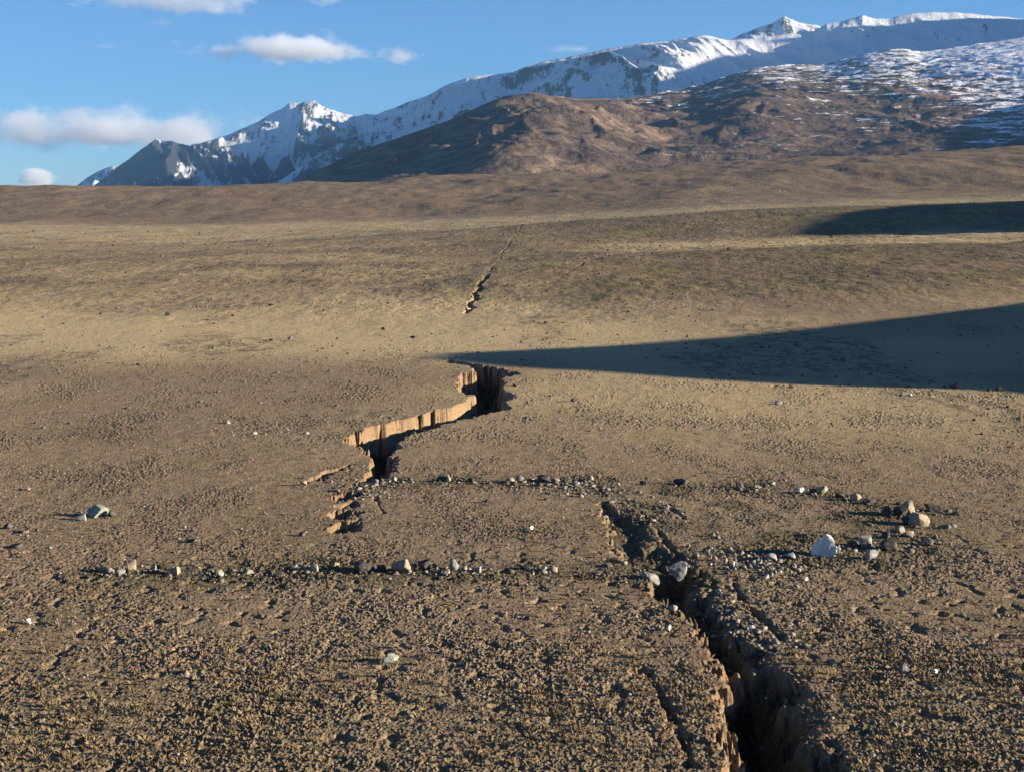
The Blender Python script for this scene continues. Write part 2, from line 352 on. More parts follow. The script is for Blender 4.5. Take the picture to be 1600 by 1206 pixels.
# ------------------------------------------------------------------ mountains
def crest_fn(pts, Yc_fn):
    p = np.array(pts, float)
    def f(A):
        py = np.interp(A, p[:, 0], p[:, 1])
        return py
    return f
def mountain(name, label, crest, ybase, ycrest, yback, zbase, prof, relief, mat, ucols, rows, attrs_fn, seed, crest_rough=1.0, cast=None, sm=0):
    U = ucols / FPX; A = ucols + 800
    py = np.interp(A, [c[0] for c in crest], [c[1] for c in crest])
    py = py + crest_rough * (1.6 * fbm(A / 22., A * 0 + 3, 4, seed + 3, .6))
    _, Vs = ray(A, py)
    yc = np.convolve(np.pad(np.interp(A, [c[0] for c in ycrest], [c[1] for c in ycrest]), 60, mode='edge'), np.hanning(123)[1:-1] / np.hanning(123).sum(), 'valid') if isinstance(ycrest, list) else np.full(A.shape, float(ycrest))
    zc = CAMZ + Vs * yc
    def csm(v, n):
        k_ = np.hanning(n + 2)[1:-1]; return np.convolve(np.pad(v, n // 2, mode='edge'), k_ / k_.sum(), 'valid')
    if sm: zc = csm(zc, 25)
    r = np.concatenate([np.linspace(0, 1, rows) ** .85, 1 + np.linspace(0, 1, rows // 4)[1:]])
    R, AA = np.meshgrid(r, A, indexing='ij')
    kn = np.hanning(103)[1:-1]; kn /= kn.sum(); zs = csm(zc, 161) if sm else np.minimum(csm(zc, 101), zc + 10) if len(zc) > 1000 else zc
    YC = np.broadcast_to(yc, R.shape); ZC = zs + (zc - zs) * sstep(.35, 1, np.minimum(R, 2 - R))
    front = R <= 1
    Y = np.where(front, ybase + (YC - ybase) * R, YC + (yback - YC) * (R - 1))
    X = np.broadcast_to(U, R.shape) * Y
    F = np.where(front, prof(np.clip(R, 0, 1), AA), 1 - np.maximum(R - 1, 0) ** 1.1 * .9)
    Z = zbase + (ZC - zbase) * F
    Z = Z + relief(X, Y, AA, R, ZC - zbase) * np.where(front, sstep(0, .15, R), 1) * sstep(-20, 420, ZC - zbase)
    cap = CAMZ + (zc - CAMZ) * Y / YC; mg = 12.
    Z = np.where(front & (Z > cap - mg) & (R < .995), cap - mg * np.exp(-np.clip((Z - cap + mg) / mg, 0, 30)), Z)
    for bound, x_c, width, grow, fn_, ff_ in (cast or []):
        P = []
        for bx, by in bound:
            j = int(np.argmin(np.abs(A - bx))); _, vv = ray(A[j], by)
            k = np.where(front[:, j] & (CAMZ + vv * Y[:, j] <= Z[:, j]))[0]
            k = k[0] if len(k) else rows - 1
            P.append((X[k, j], Y[k, j], Z[k, j]))
        ts = np.array([-p[0] * SUNY + p[1] * SUNX for p in P]); ss = np.array([p[0] * SUNX + p[1] * SUNY for p in P])
        s_c = x_c * SUNX + np.mean([p[1] for p in P]) * SUNY
        H = np.array([p[2] for p in P]) + (s_c - ss) * TE
        o_ = np.argsort(ts); ts, H = ts[o_], H[o_]
        print(name, label[:20], 'cast', [(int(a), int(b)) for a, b in zip(ts, H)])
        t = -X * SUNY + Y * SUNX; s_ = X * SUNX + Y * SUNY
        h = np.interp(t, ts, H) - np.where(t < ts[0], (ts[0] - t) * fn_, 0) - np.where(t > ts[-1], (t - ts[-1]) * ff_, 0)
        wgt = np.where(s_ < s_c, sstep(s_c - width, s_c, s_), 1 - sstep(s_c, s_c + grow, s_))
        Z = Z + np.maximum(h - Z, 0) * wgt
    Vv = np.stack([X, Y, Z], -1).reshape(-1, 3)
    o = mesh_obj(name, Vv, grid_faces(len(r), len(U)), mat, attrs_fn(X, Y, Z, AA, R) if attrs_fn else None)
    tag(o, kind='structure', label=label)
    return o

def rock_snow_mat(name, rock_a, rock_b, scale, bump_d, streak=(1, 1, 1)):
    m = N(name); g = m.n('NewGeometry'); P = g.outputs['Position']
    n1 = m.noise(m.mapv(P, tuple(scale * s for s in streak)), 1, 8, .68)
    n2 = m.noise(m.mapv(P, (scale * 5, scale * 5, scale * 8)), 1, 6, .7)
    nz = m.n('SeparateXYZ', {0: g.outputs['Normal']}).outputs[2]
    rock = m.mix(m.ramp(n2, .35, .65), rock_a, rock_b)
    s = m.math('ADD', m.attr('snow'), m.math('MULTIPLY', m.math('SUBTRACT', n1, .5), 2.3))
    s = m.math('ADD', s, m.math('MULTIPLY', m.math('SUBTRACT', n2, .5), .9))
    s = m.math('ADD', s, m.math('MULTIPLY', m.math('SUBTRACT', nz, .80), .9))
    k = m.ramp(s, .34, .60)
    col = m.mix(k, rock, (.80, .82, .86))
    nb = m.bump(m.math('ADD', n2, m.math('MULTIPLY', k, .15)), bump_d, .8)
    return m.finish(col, .9, nb, .1)

def hill_mat():
    m = N('brown_hillside'); g = m.n('NewGeometry'); P = g.outputs['Position']
    n0 = m.noise(m.mapv(P, (.0035, .004, .006)), 1, 6, .65)
    n1 = m.noise(m.mapv(P, (.02, .02, .03)), 1, 6, .7)
    ps = m.noise(m.mapv(P, (.011, .011, .055), (0, rad(4), 0)), 1, 6, .68)      # snow lies in level streaks in the hollows
    ps2 = m.noise(m.mapv(P, (.05, .05, .22)), 1, 5, .65)
    col = m.mix(m.ramp(n0, .40, .60), (.120, .086, .066), (.235, .168, .115))
    col = m.mix(m.ramp(n1, .42, .58, 0, .85), col, (.075, .055, .045))
    s = m.math('ADD', m.attr('snow'), m.math('MULTIPLY', m.math('SUBTRACT', ps, .5), 1.9))
    s = m.math('ADD', s, m.math('MULTIPLY', m.math('SUBTRACT', ps2, .5), .9))
    k = m.ramp(s, .50, .58)
    col = m.mix(k, col, (.78, .80, .85))
    return m.finish(col, .95, m.bump(m.math('ADD', n1, n0), 14, .8), .08)

def build_mountains():
    cols = np.concatenate([np.linspace(-1500, -860, 60)[:-1], np.linspace(-850, 850, 1150), np.linspace(870, 2600, 200)])
    # --- brown snow-patched hill in front
    crest = [(-700, 330), (200, 322), (400, 306), (470, 284), (540, 246), (600, 224), (650, 207), (700, 190), (750, 167), (790, 150), (830, 145), (870, 151), (900, 156), (985, 154), (1040, 143), (1100, 130), (1170, 106), (1230, 101), (1280, 101), (1350, 82), (1400, 76), (1430, 82), (1500, 71), (1600, 56), (1900, 30), (2400, 0), (3400, -60)]
    ycr = [(-700, 4200), (400, 4200), (800, 4300), (900, 4700), (1300, 5600), (3400, 6200)]
    def rel(X, Y, A, R, H):
        w = np.sin(np.clip(R, 0, 1) * math.pi) ** .7
        warp = fbm(X / 500, Y / 500, 3, 210)
        b = 125 * fbm(X / 560 + warp * .5, Y / 760, 5, 200, .48) + 24 * (ridged(X / 260 + warp, Y / 300, 6, 205, .62) - .45)
        lump = 60 * np.exp(-((A - 660) / 110) ** 2 - ((R - .62) / .13) ** 2) + 50 * np.exp(-((A - 880 + 60 * fbm(R * 3, R, 2, 231)) / 125) ** 2) * np.sin(np.clip(R, 0, 1) * math.pi) ** .5 + 45 * np.exp(-((A - 1180) / 90) ** 2 - ((R - .45) / .2) ** 2)
        return (b * (.35 + .65 * (1 - sstep(900, 1250, A))) + lump) * w + 5 * fbm(X / 45, Y / 60, 4, 208)
    def at(X, Y, Z, A, R):
        s = -.02 + .36 * sstep(900, 1550, A) * sstep(-.1, .7, R) + .16 * sstep(800, 1000, A) + .18 * sstep(.55, .9, R) * sstep(850, 1000, A)
        s = s - .16 * (1 - sstep(600, 900, A)) + .06 * fbm(X / 500, Y / 500, 3, 220)
        s = np.where(A > 1420, s + .18 * sstep(1420, 1600, A), s)
        return dict(snow=s)
    mountain('hills', 'brown hillside streaked with level snow patches, rising to the right', crest, 2350., ycr, 7600., 20., lambda r, a: r ** (.62 + .33 * sstep(750, 1050, a)), rel, hill_mat(), cols, 330, at, 3, .5, sm=1,
             cast=[([(1600, 163), (1560, 170), (1520, 183), (1470, 206), (1453, 238)], 1900., 350., 500., .1, .35)])
    # --- broad snow mountain
    crest = [(-700, 330), (350, 330), (430, 290), (500, 243), (545, 216), (600, 192), (640, 173), (668, 152), (695, 135), (730, 122), (765, 117), (800, 114), (820, 105), (880, 95), (930, 84), (1000, 70), (1040, 67), (1085, 58), (1100, 58), (1130, 64), (1180, 60), (1230, 52), (1262, 49), (1280, 38), (1300, 35), (1335, 24), (1352, 30), (1375, 29), (1410, 22), (1440, 20), (1480, 20), (1540, 26), (1600, 32), (1800, 30), (2200, -10), (3400, -60)]
    def rel2(X, Y, A, R, H):
        w = (1 - sstep(.93, 1.0, R)) * sstep(0, .2, R)
        warp = fbm(X / 900, Y / 900, 3, 310)
        gull = ridged((X + .5 * Y) / 420 + warp * .5, Y / 2300 + warp, 6, 300, .6) - .4; rel2.g = gull
        ax = 872 + 70 * (1 - R) + 22 * fbm(R * 5, A / 300, 3, 330)
        spur = 290 * np.exp(-(np.where(A < ax, (A - ax) / 50, (A - ax) / 175)) ** 2) * np.sin(np.clip(R, 0, 1) * math.pi) ** .6
        ax2 = 1075 - 60 * (1 - R) + 22 * fbm(R * 5, A / 300, 3, 331)
        spur = spur + 110 * np.exp(-(np.where(A < ax2, (A - ax2) / 45, (A - ax2) / 110)) ** 2) * np.sin(np.clip(R, 0, 1) * math.pi) ** .6
        return spur + w * (150 * gull * (1 - .75 * sstep(950, 1100, A)) + 170 * fbm(X / 1500, Y / 2500, 3, 305) + 52 * (ridged((X + .6 * Y) / 260, Y / 1200, 4, 309) - .4)) + 9 * fbm(X / 90, Y / 90, 4, 306) * (1 - sstep(.97, 1, R) * .6)
    def at2(X, Y, Z, A, R):
        s = .34 - .6 * rel2.g * (1 - .8 * sstep(900, 1050, A)) + .26 * sstep(.35, .85, R) + .34 * sstep(830, 1050, A) - .12 * (1 - sstep(560, 760, A))
        return dict(snow=s + .1 * fbm(X / 700, Y / 700, 3, 320))
    rm = rock_snow_mat('snowy_rock_slope', (.055, .050, .050), (.14, .12, .105), .014, 22, (1.4, .4, .6))
    mountain('mountain', 'broad snow-covered mountain behind the brown hillside', crest, 6300., 8600., 11500., 0., lambda r, a: r ** 1.15, rel2, rm, cols, 300, at2, 13, .7,
             cast=[([(960, 135), (1050, 120), (1120, 90), (1180, 66), (1300, 60)], 4100., 900., 900., .12, .8)])
    # --- sharp peak behind it
    crest = [(-700, 360), (850, 350), (1000, 200), (1120, 70), (1135, 62), (1160, 50), (1185, 40), (1205, 33), (1215, 26), (1228, 31), (1245, 37), (1265, 40), (1285, 50), (1350, 120), (1500, 160), (1700, 330), (3400, 330)]
    def rel3(X, Y, A, R, H):
        return (1 - sstep(.9, 1, R)) * 150 * (ridged(X / 500, Y / 900, 5, 400) - .4) + 10 * fbm(X / 80, Y / 80, 4, 406)
    mountain('mountain', 'small pointed snow peak rising behind the broad snowy ridge', crest, 8800., 10300., 12000., 10., lambda r, a: r ** 1.1, rel3, rm, cols[::2], 120, lambda X, Y, Z, A, R: dict(snow=.62 + 0 * X), 23, 1.)
    # --- rugged range on the left
    crest = [(-700, 360), (60, 330), (120, 315), (150, 293), (200, 255), (225, 236), (250, 218), (262, 221), (275, 221), (303, 228), (335, 220), (360, 212), (390, 200), (413, 188), (430, 178), (450, 168), (458, 162), (475, 160), (497, 158), (508, 166), (520, 172), (540, 177), (560, 183), (575, 178), (590, 180), (605, 175), (640, 160), (700, 140), (900, 105), (1000, 95), (1200, 110), (1700, 150), (3400, 250)]
    def rel4(X, Y, A, R, H):
        w = (1 - sstep(.7, 1.0, R))
        warp = fbm(X / 1100, Y / 1100, 4, 510)
        gull = ridged((X + .35 * Y) / 430 + warp * .9, Y / 1500 + warp * .8, 6, 500, .6) - .42; rel4.g = gull
        big = ridged((X - .6 * Y) / 2100 + .4 + warp * .3, Y / 3800, 3, 515) - .5
        return w * (330 * gull + 420 * big) + 18 * fbm(X / 110, Y / 110, 4, 506) * (1 - .5 * sstep(.95, 1, R))
    def at4(X, Y, Z, A, R):
        s = .40 - .85 * rel4.g + .22 * sstep(.5, .95, R) - .04 * sstep(380, 460, A) - .5 * (1 - sstep(236, 262, A)) + .16 * (1 - sstep(300, 420, A)) * sstep(262, 285, A)
        return dict(snow=s + .16 * fbm(X / 700, Y / 900, 3, 520))
    rm2 = rock_snow_mat('alpine_rock_slope', (.022, .026, .034), (.065, .066, .070), .016, 30, (1.5, .4, .6))
    mountain('mountain', 'rugged dark range with a bright snow summit, left of the brown hillside', crest, 8900., 11800., 14500., 0., lambda r, a: r ** 1.15, rel4, rm2, cols, 300, at4, 33, 1.2,
             cast=[([(465, 189), (497, 190), (540, 208), (590, 216)], 350., 450., 400., .08, .8)])
    crest = [(-700, 360), (60, 330), (110, 303), (125, 292), (140, 280), (160, 268), (175, 262), (186, 259), (200, 268), (260, 290), (400, 330), (3400, 360)]
    mountain('mountain', 'small distant snowy slope at the left foot of the dark range', crest, 12500., 14000., 16000., 0., lambda r, a: r, lambda X, Y, A, R, H: (1 - sstep(.9, 1, R)) * 150 * (ridged(X / 500, Y / 900, 5, 600) - .4), rm2, cols[::2], 90, lambda X, Y, Z, A, R: dict(snow=.60 + 0 * X), 43, .8)

# ------------------------------------------------------------------ stones
import bmesh
def ico(sub):
    bm = bmesh.new(); bmesh.ops.create_icosphere(bm, subdivisions=sub, radius=1)
    V = np.array([v.co[:] for v in bm.verts]); F = np.array([[v.index for v in f.verts] for f in bm.faces]); bm.free(); return V, F
ICO4, ICO3, ICO1 = ico(5), ico(4), ico(1)
def stone_verts(V, seed, cuts=11, rough=.05):
    r = np.random.RandomState(seed); V = V.copy()
    for _ in range(cuts):
        n = r.normal(size=3); n /= np.linalg.norm(n); d = r.uniform(.36, .74)
        k = V @ n; V -= np.outer(np.clip(k - d, 0, None) * .96, n)
    o = r.rand(3) * 50
    q = V * 2.2 + o
    nz = fbm(q[:, 0] + q[:, 2] * .7, q[:, 1] - q[:, 2] * .6, 4, seed % 50)
    nf = fbm(q[:, 0] * 4 + q[:, 2] * 3, q[:, 1] * 4 - q[:, 2] * 3, 3, seed % 37)
    V *= (1 + rough * 1.8 * nz + rough * 1.5 * nf)[:, None]
    return V
def stone_mat(name, a, b, lichen, bump=.03):
    m = N(name); P = m.n('TexCoord').outputs['Object']
    n1 = m.noise(P, 5, 6, .65); n2 = m.noise(P, 22, 5, .7); n3 = m.noise(m.mapv(P, (1, 1, 1)), 9, 5, .6)
    col = m.mix(m.ramp(n1, .35, .65), a, b)
    col = m.mix(m.ramp(n3, .55, .68, 0, .7), col, lichen)
    col = m.mix(m.ramp(n2, .52, .7, 0, .5), col, tuple(c * .4 for c in a))
    return m.finish(col, .9, m.bump(m.math('ADD', n2, n1), bump, .9), .2)
SM = {}
def mats():
    SM['tan'] = stone_mat('tan_stone', (.25, .20, .14), (.40, .34, .25), (.36, .35, .24))
    SM['grey'] = stone_mat('grey_stone', (.17, .17, .165), (.31, .31, .29), (.36, .38, .32))
    SM['dark'] = stone_mat('dark_stone', (.050, .047, .045), (.11, .10, .092), (.17, .16, .14))
    SM['white'] = stone_mat('white_stone', (.62, .60, .56), (.80, .78, .74), (.50, .47, .42))
    SM['green'] = stone_mat('lichen_stone', (.22, .24, .20), (.36, .39, .33), (.20, .24, .17))
    SM['gravel'] = stone_mat('gravel', (.17, .15, .13), (.42, .39, .34), (.55, .52, .47))
RK = 0
HF = lambda x, y: base_h(x, y) - carve(np.atleast_1d(np.asarray(x, float)), np.atleast_1d(np.asarray(y, float)))[0]
def rock(px, py, w, h, mat, label, group=None, dfac=.8, rz=None, hi=False, pointed=0, name='stone'):
    """a stone w x h pixels big whose foot stands at pixel (px, py) of the plain"""
    global RK; RK += 1
    r = np.random.RandomState(700 + RK)
    p = hit(px, py, base_h)
    sc = p[1] / FPX
    W = w * sc / 2 * 1.08; Hh = h * sc * 1.12 + .03
    p[1] += W * dfac * .6
    V = stone_verts((ICO4 if hi else ICO3)[0], 900 + RK * 7, 13 if hi else 10)
    V = V / np.abs(V).max(0)
    if pointed: V[:, :2] *= (1 - pointed * sstep(-.2, 1, V[:, 2]))[:, None]
    hz = Hh * .62
    a = r.uniform(-.5, .5) if rz is None else rz
    c, s = math.cos(a), math.sin(a)
    x, y = V[:, 0] * c - V[:, 1] * s, V[:, 0] * s + V[:, 1] * c
    x = x / np.abs(x).max() * W; y = y / np.abs(y).max() * W * dfac
    V = np.stack([x, y, V[:, 2] * hz], -1)
    z = float(HF(p[0], p[1])[0])
    o = mesh_obj(name, V, (ICO4 if hi else ICO3)[1], SM[mat], smooth=False if not hi else True)
    me = o.data
    o.location = (p[0], p[1], z + Hh - hz - .01)
    tag(o, label, 'stone', group)
    return o

ROW = 'stones of the low line across the foreground'
RING = 'stones of the ring beside the fissure'
TOP = 'stones along the far side of the ring'
LOOSE = 'loose stones on the plain'
STONES = [
 # foreground line, left to right
 (164,895,26,9,'tan','low tan stone at the left end of the foreground stone line',ROW),
 (187,898,16,10,'grey','small pale stone low between the first and the upright stone of the foreground line',ROW),
 (206,893,18,17,'tan','upright tan stone near the left end of the foreground line',ROW),
 (241,892,9,11,'green','narrow greenish stone standing alone right of the upright tan stone',ROW),
 (274,898,22,12,'tan','rounded tan stone with a dark shaded left side, in the left part of the line',ROW),
 (343,900,12,9,'green','small greenish stone in the long shadow between two gaps of the line',ROW),
 (386,897,18,8,'tan','low flat tan stone in the middle of the left half of the line',ROW),
 (435,902,14,6,'dark','small dark stone just below the line, left of its middle',ROW),
 (461,889,10,7,'grey','small pale stone, first of three close together left of the dark slab',ROW),
 (474,891,11,7,'tan','small tan stone, middle of three close together left of the dark slab',ROW),
 (490,894,14,12,'green','greenish stone, right one of three close together left of the dark slab',ROW),
 (526,887,17,9,'tan','tan stone on its own, left of the long dark slab',ROW),
 (567,894,36,15,'dark','long dark slab lying left of the big pale block',ROW),
 (595,893,16,10,'dark','small dark stone wedged between the dark slab and the big pale block',ROW),
 (622,895,38,20,'tan','big pale squarish block, largest stone of the foreground line',ROW),
 (644,892,14,13,'dark','dark stone leaning on the right side of the big pale block',ROW),
 (665,892,24,16,'dark','rounded dark boulder second to the right of the big pale block',ROW),
 (697,898,13,8,'tan','small tan stone low in front, right of the dark boulder',ROW),
 (712,893,17,18,'grey','upright grey stone near the right end of the foreground line',ROW),
 (727,892,13,7,'tan','low stone tucked against the upright grey stone',ROW),
 (748,895,18,11,'grey','rounded grey stone right of the upright grey stone',ROW),
 (822,890,22,6,'dark','flat dark stone right of the gap after the rounded grey stone',ROW),
 (851,893,10,9,'green','small lichen-green stone closing the right end of the line',ROW),
 (937,897,10,7,'grey','small grey stone between the foreground line and the right fissure',ROW),
 # ring, far side from the left
 (587,753,9,6,'grey','small pale stone at the foot of the main crack, left of a dark one',TOP),
 (616,753,11,8,'grey','pale stone at the lower right foot of the main crack',TOP),
 (640,752,9,6,'dark','small dark stone just right of the foot of the main crack',TOP),
 (690,753,16,9,'dark','dark stone, left end of the far stone line between crack and ring',TOP),
 (701,753,8,10,'tan','small upright tan stone touching the right of a dark stone',TOP),
 (737,753,13,6,'dark','low dark stone in the gap of the far stone line',TOP),
 (797,754,16,7,'tan','low tan stone left of the middle of the far stone line',TOP),
 (812,753,13,9,'grey','grey stone directly right of the low tan one in the far line',TOP),
 (847,753,22,11,'dark','big dark stone in the cluster where the far line meets the ring',TOP),
 (869,755,16,8,'tan','tan stone in the middle of the cluster where the far line meets the ring',TOP),
 (887,755,15,9,'dark','dark stone in the right of the cluster where the far line meets the ring',TOP),
 (900,759,11,7,'grey','small grey stone at the top of the right fissure',TOP),
 (921,752,13,8,'tan','tan stone just above the top of the right fissure',TOP),
 (950,768,12,5,'tan','flat tan stone inside the ring near the top of the fissure',RING),
 (1065,758,24,9,'dark','long dark stone on the far rim of the ring, left part',RING),
 (1157,763,14,9,'dark','dark stone in the middle of the far rim of the ring',RING),
 (1186,764,9,5,'tan','small tan stone just right of the dark stone on the far rim',RING),
 (1197,761,9,6,'dark','tiny dark stone, third in the far rim after the long dark one',RING),
 (1250,771,13,9,'white','small pale stone on the far rim, left of a rounded one',RING),
 (1270,771,15,8,'dark','low dark stone between the pale and the rounded stone on the far rim',RING),
 (1282,772,24,13,'tan','rounded tan stone with a pointed top on the far right rim',RING),
 (1312,778,16,7,'dark','flat dark stone right of the rounded one on the far rim',RING),
 (1335,783,22,11,'tan','light tan stone on the upper right rim of the ring',RING),
 (1361,788,16,8,'dark','dark low stone right of the light tan one on the upper right rim',RING),
 (1390,807,24,15,'dark','dark stone, left of the boulder cluster at the right end of the ring',RING),
 (1408,807,22,14,'dark','dark stone wedged behind the boulder cluster at the right end of the ring',RING),
 (1423,806,28,22,'tan','tall tan boulder at the top of the right end cluster',RING),
 (1436,821,36,25,'tan','biggest tan boulder of the right end cluster of the ring',RING),
 (1418,820,18,13,'dark','dark stone in front of the biggest tan boulder on its left',RING),
 (1460,799,28,11,'dark','flat dark stone just outside the ring, right of the cluster',RING),
 (1406,833,20,12,'tan','brown stone below the right end cluster, upper of a pair',RING),
 (1420,839,20,9,'tan','low brown stone below the right end cluster, lower of a pair',RING),
 (1387,842,16,11,'dark','dark stone inside the ring below the right end cluster',RING),
 (1448,853,26,10,'dark','dark low stone apart, outside the lower right rim of the ring',RING),
 (1394,860,34,14,'dark','long dark stone on the lower right rim of the ring',RING),
 (1338,855,24,13,'dark','dark stone on the near rim, left of the pale rounded boulder',RING),
 (1354,854,28,18,'grey','pale rounded boulder on the near rim, right of the white one',RING),
 (1362,875,24,14,'grey','grey boulder standing lowest on the near right rim',RING),
 (1309,866,14,11,'grey','small grey stone leaning at the right foot of the white boulder',RING),
 (1235,874,26,10,'grey','grey flat boulder on the near rim, left of the white one',RING),
 (1205,877,20,11,'grey','dusky stone at the left end of the near rim beside the rubble',RING),
 (1060,896,32,23,'grey','big grey boulder on the edge of the right fissure',RING),
 (1016,904,30,20,'grey','rounded grey boulder slumped at the left lip of the right fissure',RING),
 (985,884,22,10,'grey','slab-like grey stone above the rounded boulder at the fissure lip',RING),
 (1078,951,38,14,'dark','long flat block lying on the floor of the right fissure',RING),
 # loose
 (148,808,36,20,'green','large lichen-pale stone alone on the left plain with a long shadow',LOOSE),
 (128,813,18,10,'green','small pale stone at the left foot of the large lone stone',LOOSE),
 (174,808,18,10,'dark','dark stone at the right foot of the large lone stone',LOOSE),
 (610,1037,34,14,'green','mossy grey-green boulder alone in the near foreground left of centre',LOOSE),
 (42,766,10,5,'tan','tiny tan stone near the left edge with a thin shadow',LOOSE),
 (475,759,12,8,'tan','small tan stone at the left tip of the thin side crack',LOOSE),
 (301,848,20,5,'dark','flat dark stone alone on the left plain above the stone line',LOOSE),
 (302,830,10,6,'dark','small dark stone above the flat dark one on the left plain',LOOSE),
 (25,857,26,6,'dark','long dark stone near the left edge above the stone line',LOOSE),
 (12,826,20,8,'dark','dark stone at the very left edge level with the lone pale stone',LOOSE),
 (44,831,12,7,'dark','left of two small dark stones near the left edge',LOOSE),
 (58,830,10,5,'dark','right of two small dark stones near the left edge',LOOSE),
 (470,838,12,7,'dark','dark stone left of the small sink holes',LOOSE),
 (44,974,11,8,'white','pale stone low on the left plain below the stone line',LOOSE),
 (290,1055,11,7,'tan','tan stone in the near foreground left of the mossy boulder',LOOSE),
 (583,955,10,7,'dark','dark stone below the stone line, just left of centre',LOOSE),
 (822,831,12,5,'dark','thin dark stone on the plain between the line and the far stones',LOOSE),
 (830,828,7,6,'white','tiny white stone at the right end of the thin dark stone',LOOSE),
 (761,785,9,5,'dark','dark speck of stone on the plain below the far line',LOOSE),
 (1245,919,8,6,'tan','tiny tan stone below the rubble patch',LOOSE),
 (1115,838,8,6,'grey','small grey stone alone inside the ring',LOOSE),
 (1413,1049,20,12,'grey','grey stone alone near the lower right corner',LOOSE),
 (1462,1052,12,6,'white','pale flat stone right of the grey one near the lower right corner',LOOSE),
 (1303,1040,11,12,'grey','upright grey stone on the right bank of the gash',LOOSE),
 (1175,983,9,8,'white','pale stone on the bank between the two branches of the gash',LOOSE),
 (1045,985,8,9,'white','white stone on the left lip of the gash',LOOSE),
 (1492,607,18,7,'dark','largest dark stone on the lit plain just below the big shadow at the right',LOOSE),
 (1547,612,8,5,'dark','small dark stone between two others below the big shadow at the right',LOOSE),
 (1562,611,10,7,'dark','roundish dark stone nearest the right edge below the big shadow',LOOSE),
 (1217,632,12,5,'grey','grey stone on the plain below the middle of the big shadow',LOOSE),
 (895,628,7,6,'dark','small dark stone on the plain right of the main crack',LOOSE),
 (1423,619,9,4,'white','pale stone left of the dark ones below the big shadow',LOOSE),
 (453,531,9,6,'grey','upright grey stone far out on the pale band left of the crack',LOOSE),
 (424,533,8,4,'dark','small dark stone left of the upright grey one on the pale band',LOOSE),
 (424,478,10,4,'dark','dark stone on the far left slope above the pale band',LOOSE),
 (262,494,9,5,'dark','left of the dark stones on the far slope',LOOSE),
 (1140,392,8,5,'dark','dark stone on the crest line of the far right rise',LOOSE),
 (1323,393,7,4,'dark','tiny dark stone on the crest of the rise below the upper shadow',LOOSE),
 (598,516,7,5,'dark','dark stone on the pale band right of the upright grey one',LOOSE),
 (646,529,12,4,'dark','long dark stone on the pale band near the head of the crack',LOOSE),
 (217,571,10,4,'dark','dark stone on the left plain well beyond the crack',LOOSE),
 (805,604,7,5,'dark','small dark stone at the right rim of the main crack head',LOOSE),
]
def build_stones():
    mats()
    for s in STONES: rock(*s)
    rock(1289, 869, 38, 31, 'white', 'bright white pointed boulder on the near rim of the ring', RING, .8, 2.6, False, .3)
    rock(1006, 757, 12, 6, 'dark', 'small dark stone on the far rim left of the long dark one', RING)
    # rubble patch
    r = random.Random(4)
    for i in range(70):
        a = r.gauss(1180, 44); b = 884 + (a - 1180) * .10 + r.gauss(0, 8)
        if i < 16: a = r.uniform(1085, 1160); b = r.uniform(858, 872)
        w = r.choice([4, 5, 5, 6, 7, 8]); rock(a, b, w, w * r.uniform(.6, .95), r.choice(['grey', 'white', 'tan', 'grey', 'dark']), 'small stone in the rubble patch left of the white boulder', 'small stones of the rubble patch')
